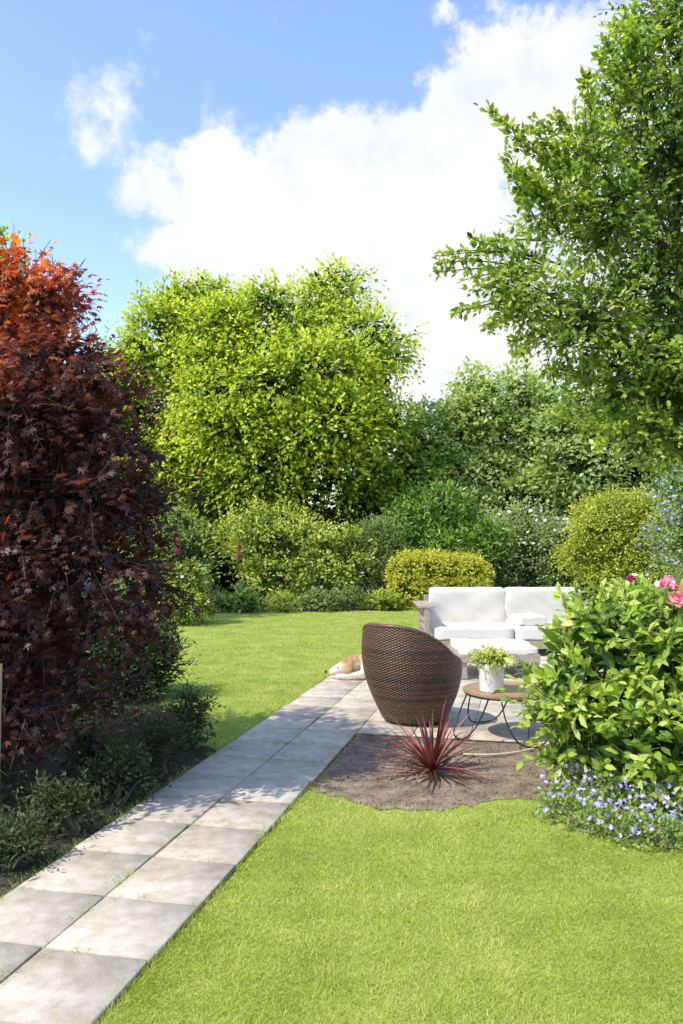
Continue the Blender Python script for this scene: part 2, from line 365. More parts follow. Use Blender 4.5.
tree('hawthorn_tree', 'leafy green tree behind the rounded golden shrub at right', W(650,596,21), h4, green_m, 11000, 4, .40, .18, 'rhomb', ncore=3000, cls=.28, trunk=.14, up=.2, lf=1.6, la=.24, vb=.22, gap=-.45)
for i, (px, py, r, rz, d, lab) in enumerate([(395,530,60,60,25,'dark evergreen in the gap between bright tree and hawthorn'),(250,545,110,60,25,'dark evergreen in deep shade under the large bright tree'),(60,480,90,110,23,'dark evergreen tree hidden behind the purple maple'),(560,540,90,55,25,'dark evergreen behind the sofa and white flowering shrub'),(-140,460,130,140,22,'dark evergreen tree beyond the left edge of the maple'),(820,470,130,130,20,'dark evergreen tree beyond the right edge of the garden')]):
    tree('evergreen_tree', lab, W(px,600,d), pxblobs([(px,py,r,rz)], d, 20+i, 12, .4), dark_m, 3000, 4, .35, .22, 'rhomb', ncore=3000, cls=.45, trunk=.15, lf=1.2, z0=.6)
tl = pxblobs([(-38,330,60,130)], 14, 31, 10, .35)
tree('birch_tree', 'light green tree peeping above the maple at far left', W(-40,620,14), tl, hazel_m, 2500, 4, .3, .11, 'rhomb', ncore=500, cls=.3, trunk=.1)

# ------------------------------------------------------------ right foreground tree
rt_m = leafmat('orchard_leaf', [(0,(.02,.045,.01)),(.3,(.13,.215,.025)),(.6,(.35,.47,.055)),(1,(.66,.74,.18))], .52, .4, .45)
rb = []
RL = [(672,45,52,8.2),(690,5,60,8.4),(640,70,34,8.1),(628,108,38,8),(592,145,32,7.8),(548,205,28,7.8),(605,215,56,8.2),(665,150,75,8.6),(515,275,26,7.6),(530,300,38,7.8),(590,320,52,8),(655,290,75,8.6),(552,346,20,7.8),(620,380,44,8),(670,392,56,8.4),(655,430,34,8),(685,350,50,8),(690,436,36,8),(740,90,80,9),(745,220,95,9),(745,350,90,8.8),(800,150,100,9.2)]
for (px, py, r, d) in RL:
    c = W(px,py,d); rr = r/F*d; rb.append((*c, rr, rr*1.2, rr*.9))
sp = []
for (x0,y0,x1,y1) in [(590,190,490,105),(590,185,510,135),(600,170,530,118),(600,160,560,110),(560,230,498,150),(570,210,512,165),(560,225,525,170),(560,260,440,250),(550,280,436,262),(545,275,470,285),(560,300,452,312),(540,310,480,322),(600,130,590,70),(640,90,612,30),(545,330,500,345),(590,380,545,372),(600,400,560,410),(560,200,520,190),(620,420,598,445),(660,60,625,8),(620,400,585,436),(540,240,478,235),(640,60,640,10),(570,180,545,150)]:
    for q in range(2):
        a = W(x0+rng.normal()*8,y0+rng.normal()*8,8); b = W(x1+rng.normal()*6,y1+rng.normal()*6,7.6+rng.normal()*.2); sp.append((a,b))
lv, tw = shoots(rb, 11500, 6, .28, .082, up=.25, rmin=.2, lf=3, la=.3, gap=-.34, gf=4, tipv=.35, flat=.7, vb=.17, inner=.1)
lv = (*lv[:4], np.clip(lv[4]-.15*np.clip(lv[0][:,0]-2.2,0,2),0,1))  # leaf colour darkened to the right, painted shade away from the sun
ex = []; spt = []
for a, b in sp:
    pts, _ = bend(a, b, .08, 10, .04); spt.append((pts, np.linspace(.012,.003,10)))
    m_ = 92; tt = rng.uniform(.12,1.02,m_); L_ = b-a
    p_ = np.stack([np.interp(tt, np.linspace(0,1,10), pts[:,i]) for i in range(3)],1)+rng.normal(size=(m_,3))*.05*(1.3-tt)[:,None]
    ex.append((p_, nrmz(np.tile(L_,(m_,1)))*.5+rng.normal(size=(m_,3))*.6, np.array([0,0,.8])+rng.normal(size=(m_,3))*.5, .086*rng.uniform(.6,1.1,m_), np.clip(rng.normal(.58,.18,m_),0,1)))
t = thing('orchard_tree', 'large overhanging green tree reaching in from the right side', 'tree', (4.9, 9.0, 0))
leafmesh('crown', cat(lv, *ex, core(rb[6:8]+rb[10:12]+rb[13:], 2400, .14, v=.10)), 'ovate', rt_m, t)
hub = np.array([4.7,8.9,1.9]); hub2 = np.array([3.6,8.6,3.2]); hub3 = np.array([3.7,8.7,4.6])
ps = [bend((4.9,9,-.05), hub, 0, 6, .03, (.22,.18)), bend(hub, hub2, .05, 7, .04, (.10,.06)), bend(hub, hub3, .0, 7, .04, (.11,.06))]
for b in rb:
    h_ = hub2 if b[2] < 4.3 else hub3
    if b[0] > 3.8: h_ = hub
    ps.append(bend(h_, b[:3], .1, 10, .06, (.028,.006)))
mesh_np('trunk', *tubes(ps, 6), bark, t, smooth=True)
sel = rng.choice(len(tw[0]), 2400, replace=False)
mesh_np('twigs', *join(sticks(tw[0][sel], tw[1][sel], .005, .002), tubes(spt,4)), bark, t)

# ------------------------------------------------------------ shrubs at the back
gold_m = leafmat('golden_leaf', [(0,(.07,.09,.01)),(.3,(.34,.37,.03)),(.6,(.66,.64,.07)),(1,(.87,.84,.20))], .42, .5, .35)
ygold_m = leafmat('yellow_green_leaf', [(0,(.06,.09,.012)),(.3,(.27,.33,.035)),(.6,(.54,.57,.07)),(1,(.80,.78,.18))], .42, .5, .35)
vari_m = leafmat('variegated_leaf', [(0,(.03,.06,.01)),(.3,(.20,.30,.035)),(.6,(.50,.57,.08)),(1,(.84,.81,.28))], .42, .5, .35)
white_f = leafmat('white_petal', [(0,(.7,.7,.65)),(1,(.88,.88,.83))], .25, .6)
blue_f = leafmat('blue_petal', [(0,(.36,.38,.80)),(1,(.60,.62,.94))], .25, .6, trc=(1,1,1.1))
viol_f = leafmat('violet_petal', [(0,(.44,.36,.80)),(1,(.72,.65,.95))], .3, .6, trc=(1,1,1.1))
pink_f = leafmat('pink_petal', [(0,(.78,.14,.24)),(.5,(.93,.38,.46)),(1,(.98,.70,.72))], .3, .5, trc=(1.1,.9,.9))
mag_f = leafmat('magenta_petal', [(0,(.40,.03,.16)),(1,(.70,.10,.34))], .3, .5, trc=(1.1,.9,.9))
stem_m = solid('green_stem', [(.3,(.07,.11,.03)),(.7,(.16,.19,.07))], 20, .7)
def shrub(name, label, cat_, x0, x1, top, base, mat, ns, ls, shape='rhomb', k=4, L=.2, nb=9, fr=.42, ncore=900, cls=.13, group=None, flowers=None, boxy=False, cv=.12, dep=.7, **kw):
    d = F*H/(base-HY); ht = H+(HY-top)/F*d; rx = (x1-x0)/2/F*d; cx = ((x0+x1)/2-CX)/F*d; cy = d+rx*dep
    c = (cx, cy, ht*.5)
    if boxy:
        bl = [(cx+a*rx*.58, cy+b*rx*.38, zz*ht*(1-.05*abs(a))+rng.normal()*.04, rx*.44, rx*.42, ht*.31) for a in (-1,-.33,.33,1) for b in (-1,.6) for zz in (.3,.66)]
    else: bl = lumpy(c, (rx, rx*.8, ht*.52), nb, fr, int(x0)+5, -.8, out_=.45)
    t = thing(name, label, cat_, (cx, cy, 0), group)
    lv, tw = shoots(bl, ns, k, L, ls, **kw)
    leafmesh('foliage', cat(lv, core(bl, ncore, cls, v=cv)), shape, mat, t)
    ps = [bend((cx+rng.normal()*.04, cy+rng.normal()*.04, -.02), (b[0],b[1],b[2]), .05, 5, .05, (.025,.008)) for b in bl[:8]]
    mesh_np('stems', *tubes(ps, 5), bark, t)
    if flowers:
        fm, nf, fs, fshape = flowers
        fl, _ = shoots(bl, nf, 1, L*1.2, fs, rmin=.98, la=kw.get('la',.15), lf=kw.get('lf',1.5), zmin=ht*.3)
        o = leafmesh('flowers', fl, fshape, fm, t); o['kind'] = 'stuff'
    return t
laur_m = leafmat('laurel_leaf',[(0,(.015,.03,.008)),(.4,(.12,.22,.03)),(.7,(.29,.45,.06)),(1,(.50,.64,.15))],.42,.3,.5)
shrub('variegated_shrub','yellow and green variegated shrub below the large bright tree','shrub',216,356,508,609,vari_m,5400,.105,L=.38,nb=14,fr=.4,tipv=.5,up=.5,lf=2,vb=.10,gap=-.3,gf=4,la=.36)
shrub('grey_shrub','grey green shrub between the variegated shrub and clipped golden hedge','shrub',342,402,524,607,pale_m,2100,.08,'lance',L=.32,up=.8,vb=.0,lf=3,la=.35)
shrub('laurel_shrub','dark glossy laurel shrub standing behind the clipped golden hedge','shrub',382,510,508,604,laur_m,3900,.18,'lance',L=.42,up=1.0,nb=11,lf=2,dep=.6,vb=.06,la=.38)
shrub('golden_hedge','low clipped golden yellow privet hedge left of the sofa','hedge',389,488,550,608,gold_m,9500,.06,k=4,L=.11,ncore=1500,cls=.10,boxy=True,lf=4,la=.14,vb=.12,rmin=.88,inner=.6,dep=.2)
shrub('flowering_shrub','loose green shrub dotted with white flowers behind the sofa','shrub',482,592,510,604,pale_m,4200,.09,L=.42,nb=14,fr=.4,vb=.12,up=.5,flowers=(white_f,420,.065,'star'),lf=2,la=.4)
shrub('golden_shrub','rounded golden shrub behind the right end of the sofa','shrub',582,694,498,612,ygold_m,11500,.075,k=4,L=.26,ncore=1800,cls=.12,nb=20,fr=.36,la=.24,vb=.05,rmin=.8,lf=3)
shrub('ceanothus_shrub','ceanothus shrub with powder blue flowers at the right edge','shrub',668,790,472,635,green_m,5200,.06,L=.24,nb=18,fr=.36,flowers=(blue_f,1900,.04,'star'),ncore=1800,cls=.12,vb=.08,lf=3,la=.28)
shrub('leafy_shrub','light green shrub with pale flowers peeping from behind the maple','shrub',150,203,572,626,vari_m,1500,.07,L=.2,flowers=(white_f,60,.05,'star'),lf=3,la=.3)
shrub('leafy_shrub','green shrub behind the foxglove and the maple','shrub',120,215,520,607,green_m,2400,.10,L=.32,lf=2,la=.35)
low = [(196,226,594,613),(226,262,597,613),(268,300,598,613),(303,335,594,612),(338,372,592,611),(372,398,594,611),(490,520,578,603),(530,570,576,603)]
for i, (a, b, tp, bs) in enumerate(low):
    shrub('border_plant', ['leftmost low leafy plant along the back edge of the lawn','second low plant from the left along the lawn edge','low plant in front of the left part of variegated shrub','low plant in front of the right part of variegated shrub','low plant at the foot of the grey green shrub','low plant touching the left end of the clipped golden hedge','low leafy plant touching the right end of golden hedge','low leafy plant at the foot of the white flowering shrub'][i],'plant',a,b,tp,bs,[pale_m,green_m,vari_m][i%3],420,.07,['lance','rhomb'][i%2],L=.15,ncore=120,cls=.08,nb=6,up=.7,la=.3,group='low plants along the back border')
def foxglove(px, top, base, lab):
    d = F*H/(base-HY); x = (px-CX)/F*d; h = H+(HY-top)/F*d
    t = thing('foxglove', lab, 'flower', (x,d,0), 'foxgloves in the back border')
    st = mesh_np('stem', *tubes([([(x,d,0),(x+.02,d,h*.5),(x,d,h)],(.012,.008,.004))],5), stem_m, t)
    n = 46; tt = np.linspace(0,1,n); a = tt*60; pos = np.stack([x+0*tt, d+0*tt, h*(.72+.27*tt)],1)
    dr = np.stack([np.cos(a),np.sin(a),-.6+0*tt],1); leafmesh('bells', (pos,dr,np.stack([0*tt,0*tt,1+0*tt],1),.075*(1.15-tt*.8),rng.uniform(size=n)),'petal',mag_f,st)
    lf, _ = shoots([(x,d,.25,.25,.25,.25)],60,2,.15,.2,up=.3); leafmesh('leaves', lf, 'ovate', green_m, t)
foxglove(239,538,612,'pink foxglove spike in front of the variegated shrub'); foxglove(178,528,622,'pink foxglove spike beside the maple edge')

# ------------------------------------------------------------ left bed plants
under_m = leafmat('underplant_leaf', [(0,(.018,.026,.009)),(.4,(.055,.08,.024)),(.75,(.13,.17,.055)),(1,(.27,.30,.13))], .35, .6)
n = 40000
y = 2.0+8*rng.uniform(size=n)**1.1; x = rng.uniform(-4.4, .1, n); tt = (x-RX)*CT-(y-RY)*ST; q3 = np.stack([x,y,0*x],1)
k_ = inpoly(x+rng.normal(0,.05,n), y+rng.normal(0,.1,n), bed_l) & (tt < -.86) & ((lump(q3,5)>-.45)|(rng.uniform(size=n)<.5)); x, y, q3 = x[k_], y[k_], q3[k_]; n = len(x)
hgt = .05+.16*np.clip(lump(q3+4,6)+.5,0,1.2)
pos = np.stack([x,y,.01+rng.uniform(0,1,n)*hgt],1)
leafmesh('ground_cover',(pos,rng.normal(size=(n,3))*np.array([1,1,.6])+np.array([0,0,.6]),np.array([0,0,.7])+rng.normal(size=(n,3))*.5,rng.uniform(.02,.06,n)*(.8+.08*y),rng.beta(2,3,n)),'lance',under_m)
tag(bpy.data.objects['ground_cover'],'tangle of small leaves covering the shaded soil under the maple','ground cover',None,'stuff')
UL = [(164,206,700,750,'spiky grey green plant at the lawn corner beside the path'),(130,178,724,775,'dark spiky plant below the right edge of the maple'),(90,140,762,805,'low shaded plant halfway along the left path edge'),(30,90,795,838,'broad shaded plant under the maple near the path'),(-30,36,830,872,'low leafy plant at bottom left beside the path'),(70,105,740,780,'small shaded plant under the middle of the maple'),(96,168,636,700,'dark shrub added as shade behind the lower right branches of the maple'),(-10,100,610,700,'dark shrub added as shade behind the lower left branches of the maple')]
for i,(a,b,tp,bs,lab) in enumerate(UL):
    big = i > 5  # big ones are dark shrubs added to stand for shade behind the maple
    shrub('shade_filler_shrub' if big else 'border_plant',lab,'shrub' if big else 'plant',a,b,tp,bs,dark_m if big else under_m,1800 if big else (900 if i==0 else 420),.09 if big else .040,['lance','lance','rhomb'][i%3],L=.3 if big else .14,ncore=500 if big else 20,cls=.14 if big else .04,nb=7,up=1.0,lf=3 if big else 6,vb=.08 if i==0 else -.02,rmin=.6 if big else .2,la=.4)
ws = solid('stake_wood',[(.3,(.22,.14,.08)),(.7,(.36,.26,.16))],20,.8,.2,stretch=(1,1,.1))
c = W(1.5,830,3.9)
mesh_np('garden_stake', *tubes([([(c[0],3.9,-.05),(c[0],3.9,.4),(c[0]+.005,3.9,.90)],(.011,.011,.010))],8), ws); tag(bpy.data.objects['garden_stake'],'thin brown wooden stake upright at the left picture edge','stake')

# ------------------------------------------------------------ peony shrub and campanula
peony_m = leafmat('peony_leaf', [(0,(.03,.065,.012)),(.3,(.17,.29,.03)),(.6,(.43,.56,.07)),(1,(.74,.80,.22))], .48, .38, .45)
pb = []
for (px,py,r,d) in [(612,690,78,5.0),(570,690,32,4.9),(560,650,18,4.9),(600,640,44,4.9),(650,640,50,4.9),(690,650,60,4.8),(580,735,32,4.8),(620,745,50,4.7),(680,740,60,4.6),(740,690,100,4.9),(588,622,22,5.0),(640,614,20,4.9),(556,750,12,4.8)]:
    c = W(px,py,d); rr = r/F*d; pb.append((*c,rr,rr,rr*.85))
t = thing('peony_bush','bushy bright green peony with pink blooms at the right','bush',(1.75,5.0,0))
lv, tw = shoots(pb, 2100, 5, .17, .098, up=.5, rmin=.6, lf=5, la=.2, tipv=.45, flat=.7, vb=.12, zmin=.1, gap=-.45)
leafmesh('foliage', cat(lv, core(pb, 1500, .12, v=.12)), 'narrow', peony_m, t)
mesh_np('stems', *join(sticks(tw[0],tw[1],.004,.002), tubes([bend((1.75+rng.normal()*.12,5+rng.normal()*.1,-.02),b[:3],.0,5,.05,(.008,.005)) for b in pb for _ in range(2)],5)), stem_m, t)
def bloom(px,py,d,r,mat,lab):
    c = W(px,py,d); n = 80; u = sph(n); u[:,2] = np.abs(u[:,2])*.9+.0; u = nrmz(u+np.array([-.1,-.25,.1]))
    st = mesh_np('flower_stem',*tubes([bend((c[0]-.03,c[1]+.1,c[2]-.3),c-np.array([0,0,.02]),.05,5,.02,(.004,.004))],5),stem_m,t)
    q = rng.uniform(.15,.55,n); o = leafmesh('bloom',(c+u*(r*q)[:,None],u+rng.normal(size=(n,3))*.35,rng.normal(size=(n,3)),r*rng.uniform(.45,.75,n),rng.uniform(size=n)),'petal',mat,st)
    o['label'] = lab
bloom(666,588,4.45,.060,pink_f,'large pink bloom at the right edge'); bloom(680,603,4.4,.066,pink_f,'deep pink bloom cut by the right edge'); bloom(630,580,4.8,.032,mag_f,'small dark magenta bud')
camp_m = leafmat('campanula_leaf', [(0,(.05,.09,.02)),(.5,(.24,.35,.06)),(1,(.48,.56,.16))], .4, .55)
cb = []
for (px,py,r) in [(560,815,24),(585,826,26),(620,834,28),(655,840,28),(690,842,30),(575,800,25),(610,810,34),(650,812,34),(690,815,36),(730,840,40),(550,803,12)]:
    d = F*H/(py-HY); rr = r/F*d; cb.append(((px-CX)/F*d,d,.035,rr,rr,.10))
t = thing('campanula','low mat of violet blue campanula flowers spilling onto the lawn','flowers',(cb[3][0],cb[3][1],0))
lv, tw = shoots(cb, 3000, 3, .06, .028, up=.6, rmin=.3, lf=6, vb=.1, zmin=.005, la=.3)
leafmesh('foliage', lv, 'rhomb', camp_m, t)
fl, ft = shoots(cb, 900, 1, .11, .018, up=1.2, rmin=.9, lf=6, zmin=.03, la=.2, flat=1.0, gap=-.35)
o = leafmesh('flowers', fl, 'star', viol_f, t); o['kind'] = 'stuff'
# ------------------------------------------------------------ cordyline
cord_m = leafmat('cordyline_leaf', [(0,(.07,.018,.014)),(.5,(.23,.05,.034)),(1,(.48,.20,.12))], .18, .35, .5, (1.3,.75,.5))
bx, by = P(431,772); t = thing('cordyline','spiky burgundy cordyline planted in bare soil before the wicker chair','plant',(bx,by,0))
V=[];Fs=[];vv=[]
for i in range(80):
    az = rng.uniform(0,2*math.pi); el = math.radians(rng.uniform(4,54) if i>20 else rng.uniform(48,84)); L_ = rng.uniform(.34,.50); w = rng.uniform(.007,.012)
    hd = np.array([math.cos(az),math.sin(az),0]); sdv = np.array([-math.sin(az),math.cos(az),0]); p = np.array([bx,by,.04])+hd*.01; e = el; o=len(V); vb=rng.uniform()
    for j in range(8):
        s=j/7; ww=w*(1-s**2.2)*(.6+.8*min(1,s*4)*.6)+.0006
        V += [p-sdv*ww, p+np.array([0,0,-ww*.35]), p+sdv*ww]; vv += [vb*.8+.1*s]*3
        if j<7:
            p = p+(hd*math.cos(e)+np.array([0,0,math.sin(e)]))*L_/7; e -= .09*math.cos(e)*rng.uniform(.2,1.6); p[2]=max(p[2],.02)
            Fs += [(o+j*3,o+j*3+1,o+j*3+4,o+j*3+3),(o+j*3+1,o+j*3+2,o+j*3+5,o+j*3+4)]
mesh_np('leaves',V,Fs,cord_m,t,vv,smooth=True)
mesh_np('stem',*tubes([([(bx,by,-.03),(bx,by,.04),(bx,by,.08)],(.022,.02,.012))],8),bark,t)
# clods, pebbles
bmi = bmesh.new(); bmesh.ops.create_icosphere(bmi, subdivisions=1, radius=1); iv = np.array([v.co[:] for v in bmi.verts]); fi = np.array([[v.index for v in f.verts] for f in bmi.faces]); bmi.free()
n=6500; x=rng.uniform(-.2,2.6,n); y=rng.uniform(4.0,6.2,n); k_=inpoly(x,y,bed_r); s=(x-RX)*ST+(y-RY)*CT; k_&=s<S0-.02; x,y=x[k_],y[k_]; n=len(x)
r=.003+.015*rng.beta(1.1,5,n); V=np.stack([x,y,r*.3+.004],1)[:,None,:]+iv[None]*r[:,None,None]*rng.uniform(.6,1.3,(n,len(iv),1))*np.array([1,1,.7])
tag(mesh_np('soil_clods',V.reshape(-1,3),(fi[None]+(np.arange(n)*len(iv))[:,None,None]).reshape(-1,3),soil),'crumbs and small stones lying on the bare soil','soil',None,'stuff')
# ------------------------------------------------------------ wicker chair
wick = solid('wicker', [(.25,(.032,.017,.009)),(.5,(.090,.045,.024)),(.8,(.22,.115,.062))], 60, .36, .15, 300, attr=.5, spec=.45)
cxx, cyy = .60, 6.64; back = math.atan2(-.76,-.60)
t = thing('wicker_chair','dark brown woven wicker tub chair seen from behind on the patio','chair',(cxx,cyy,.024))
def Rz(z): return .262+.140*np.sin(math.pi/2*np.minimum(1,z/.46))-.055*np.maximum(0,(z-.46)/.32)**2
def Hr(ph):
    c = np.cos(ph-back); return np.where(c>0,.54+.235*(1-(1-np.abs(c))**1.6),.54+.18*c)
NP, rows, sub = 576, 78, 4; rh=.78/rows
ph = np.linspace(0,2*math.pi,NP,endpoint=False); zz = np.arange(rows*sub+1)/sub*rh
PH, ZZ = np.meshgrid(ph, zz); row = np.floor(ZZ/rh+1e-6); fr_ = ZZ/rh-row
Hh = Hr(PH); Zc = np.minimum(ZZ, Hh)
bul = np.abs(np.sin(math.pi*fr_))**.6
R_ = Rz(Zc)+.0032*bul+.0040*bul*np.sin(48*PH+math.pi*row)
LE = .11
cx_, cy_ = cxx+LE*math.cos(back)*(Zc/.8)**2, cyy+LE*math.sin(back)*(Zc/.8)**2
V = np.stack([cx_+R_*np.cos(PH), cy_+R_*np.sin(PH), Zc+.05],-1).reshape(-1,3)
ii, jj = np.meshgrid(np.arange(rows*sub), np.arange(NP), indexing='ij'); okf = (ZZ[:-1] < Hh[:-1])
a = ii*NP+jj; b = ii*NP+(jj+1)%NP; Fq = np.stack([a,b,b+NP,a+NP],-1)[okf]
vrow = rng.uniform(-.28,.28,rows+2); vatt = (vrow[row.astype(int)]+.3*(bul-.6)+.25*np.sin(48*PH+math.pi*row)*bul).ravel()
mesh_np('woven_shell', V, Fq, wick, t, vatt, smooth=True)
R2 = Rz(Zc)-.025
Vi = np.stack([cx_+R2*np.cos(PH), cy_+R2*np.sin(PH), Zc+.05],-1)[::sub]; nr_ = Vi.shape[0]
ii, jj = np.meshgrid(np.arange(nr_-1), np.arange(NP), indexing='ij'); a = ii*NP+jj; b = ii*NP+(jj+1)%NP
mesh_np('inner_shell', Vi.reshape(-1,3), np.stack([a,a+NP,b+NP,b],-1)[(ZZ[::sub][:-1] < Hh[::sub][:-1])], wick, t, np.zeros(nr_*NP), smooth=True)
php = np.linspace(0,2*math.pi,160,endpoint=False); hz_ = Hr(php); rr = Rz(hz_)-.010
rim = np.stack([cxx+LE*math.cos(back)*(hz_/.8)**2+rr*np.cos(php), cyy+LE*math.sin(back)*(hz_/.8)**2+rr*np.sin(php), hz_+.05],1)
v_, f_ = tubes([(rim,.018+.002*np.sin(php*70))],8,closed=True); mesh_np('rim', v_, f_, wick, t, np.full(len(v_),.1), smooth=True)
bm = bmesh.new(); bmesh.ops.create_cone(bm, cap_ends=True, segments=64, radius1=.34, radius2=.35, depth=.06)
for v in bm.verts: v.co += Vector((cxx,cyy,.34))
mesh_bm('seat', bm, wick, t)
bm = bmesh.new(); bmesh.ops.create_cone(bm, cap_ends=True, segments=64, radius1=.24, radius2=.252, depth=.055)
for v in bm.verts: v.co += Vector((cxx,cyy,.049))
blackm = solid('dark_metal', [(.3,(.012,.012,.012)),(.7,(.03,.028,.026))], 30, .4)
mesh_bm('base_ring', bm, blackm, t)
# ------------------------------------------------------------ coffee table + pot
twood = solid('table_wood', [(.3,(.22,.12,.065)),(.55,(.38,.235,.135)),(.8,(.52,.36,.22))], 6, .45, .15, 40, stretch=(1,8,1))
tx, ty, tz = 1.25, 6.12, .36
t = thing('side_table','low round wooden side table with thin black wire legs beside the chair','table',(tx,ty,.024))
bm = bmesh.new(); bmesh.ops.create_cone(bm, cap_ends=True, segments=72, radius1=.325, radius2=.325, depth=.022)
for v in bm.verts: v.co += Vector((tx,ty,tz))
bmesh.ops.bevel(bm, geom=[e for e in bm.edges if abs(e.verts[0].co.z-e.verts[1].co.z)<1e-4], offset=.004, segments=2, affect='EDGES')
tt_ = mesh_bm('table_top', bm, twood, t)
pp = np.linspace(0,2*math.pi,60,endpoint=False)
mesh_np('rim_ring', *tubes([(np.stack([tx+.31*np.cos(pp),ty+.31*np.sin(pp),0*pp+tz-.02],1),.006)],6,True), blackm, tt_, smooth=True)
for k in range(4):
    a = k*math.pi/2+.3; q=[]
    for s in np.linspace(-1,1,15):
        aa = a+s*.62; zz_ = .031+(1-(1-abs(s)**3))*(tz-.055); rr_ = .41-.12*abs(s)**3
        q.append((tx+rr_*math.cos(aa),ty+rr_*math.sin(aa),zz_))
    mesh_np('leg', *tubes([(q,.0062)],6), blackm, t, smooth=True)
ceram = solid('white_ceramic', [(.3,(.76,.73,.68)),(.7,(.83,.81,.77))], 4, .35, spec=.5)
qx, qy = 1.12, 6.02
t = thing('plant_pot','white ceramic pot with a pale green herb on the side table','potted plant',(qx,qy,tz+.011))
prof = [(.0,0),(.084,0),(.088,.01),(.096,.19),(.1,.205),(.094,.207),(.088,.18),(0,.178)]
V=[];Fs=[];ns_=40
for i,(r,z) in enumerate(prof):
    for k in range(ns_): V.append((qx+max(r,.0005)*math.cos(2*math.pi*k/ns_),qy+max(r,.0005)*math.sin(2*math.pi*k/ns_),tz+.012+z))
    if i: 
        for k in range(ns_): Fs.append(((i-1)*ns_+k,(i-1)*ns_+(k+1)%ns_,i*ns_+(k+1)%ns_,i*ns_+k))
mesh_np('pot', V, Fs, ceram, t, smooth=True)
lv, tw = shoots([(qx,qy,tz+.25,.13,.13,.06)], 320, 3, .05, .036, up=.6, rmin=.4, lf=20, vb=.25)
hb = leafmesh('herb', lv, 'ovate', vari_m, t); mesh_np('stems', *sticks(tw[0]*0+np.array([qx,qy,tz+.17]), tw[1], .002,.001), stem_m, hb)
# stick on soil
q=[]
for s in np.linspace(0,1,14):
    a,b = P(462+82*s, 755-9*s**2+2*math.sin(s*3)); q.append((a,b,.022))
mesh_np('bamboo_cane', *tubes([(q,.008)],6), solid('cane',[(.3,(.5,.38,.24)),(.7,(.66,.54,.38))],20,.6), smooth=True); tag(bpy.data.objects['bamboo_cane'],'thin pale cane lying in front of the side table','cane')
# ------------------------------------------------------------ sofa
swood = solid('weathered_wood', [(.3,(.26,.21,.155)),(.55,(.40,.335,.255)),(.8,(.50,.43,.34))], 7, .75, .25, 50, stretch=(6,1,6))
fab = solid('white_fabric', [(.3,(.70,.655,.575)),(.7,(.78,.735,.65))], 5, .9, .3, 220)
def cushion(name, c, s, parent, puff=.2, rx=0, rz=0):
    bm = bmesh.new(); bmesh.ops.create_cube(bm, size=2); bmesh.ops.subdivide_edges(bm, edges=bm.edges, cuts=15, use_grid_fill=True)
    ax = int(np.argmin(s)); o1, o2 = [i for i in range(3) if i != ax]
    for v in bm.verts:
        p = list(v.co); n_ = (sum(abs(q)**18 for q in p))**(1/18); p = [q/n_ for q in p] if n_ else p
        f = (1-puff)+puff*(1-abs(p[o1])**4)*(1-abs(p[o2])**4)*1.4; p[ax] *= f
        w = .008*math.sin(p[o1]*5+c[0]*9)*math.cos(p[o2]*4+c[0]*3)+.005*math.sin(p[o1]*13+p[o2]*9)
        x,y,z = [p[i]*s[i]/2 for i in range(3)]
        if ax==1: y += w
        else: z += w
        y, z = y*math.cos(rx)-z*math.sin(rx), y*math.sin(rx)+z*math.cos(rx)
        x, y = x*math.cos(rz)-y*math.sin(rz), x*math.sin(rz)+y*math.cos(rz)
        v.co = Vector((c[0]+x,c[1]+y,c[2]+z))
    return mesh_bm(name, bm, fab, parent, smooth=True)
sx0, sx1, sy = .97, 3.44, 10.25
t = thing('garden_sofa','weathered wooden garden sofa with white cushions at the back of the patio','sofa',((sx0+sx1)/2,sy,.024))
for sx in (sx0+.12, sx1-.12):
    bm = bmesh.new(); box(bm,(sx,sy+.42,.645),(.20,.92,.028),.005)
    for z_ in (.55,.45,.35,.25): box(bm,(sx-.0,sy+.42,z_),(.022,.84,.055),.003)
    ar_ = mesh_bm('armrest', bm, swood, t)
    for yy in (sy+.0, sy+.80):
        bm = bmesh.new(); box(bm,(sx,yy,.327),(.065,.065,.606),.004); mesh_bm('leg', bm, swood, ar_)
mx = (sx0+sx1)/2
bm = bmesh.new(); box(bm,(mx,sy+.40,.2),(sx1-sx0-.32,.80,.05),.005); box(bm,(mx,sy-.015,.17),(sx1-sx0-.32,.03,.11),.004); mesh_bm('seat_frame', bm, swood, t)
bm = bmesh.new()
for z_ in (.36,.48,.60,.70): box(bm,(mx,sy+.86,z_),(sx1-sx0-.34,.03,.09),.004)
mesh_bm('backrest', bm, swood, t)
w_ = (sx1-sx0-.42)/2
for k in range(2):
    cxk = sx0+.21+w_*(k+.5)
    cushion('seat_cushion',(cxk,sy+.36,.305),(w_-.005,.80,.16),t,.05)
    cushion('back_cushion',(cxk+.02,sy+.72,.60),(w_+.01,.16,.50),t,.14,rx=math.radians(12))
cushion('throw_pillow',(2.45,sy+.30,.45),(.40,.30,.14),None,.35,rz=.3); tag(bpy.data.objects['throw_pillow'],'small white pillow lying on the middle of the sofa seat','pillow')
# footstool
fx, fy = 1.68, 8.95
t = thing('footstool','low weathered wooden footstool with a flat white cushion before the sofa','footstool',(fx,fy,.024))
bm = bmesh.new(); box(bm,(fx,fy,.24),(.86,.86,.09),.006); mesh_bm('frame', bm, swood, t)
for a in (-.38,.38):
    for b in (-.38,.38):
        bm = bmesh.new(); box(bm,(fx+a,fy+b,.1085),(.07,.07,.171),.004); mesh_bm('leg', bm, swood, t)
cushion('cushion',(fx,fy,.318),(.84,.84,.07),t,.05)
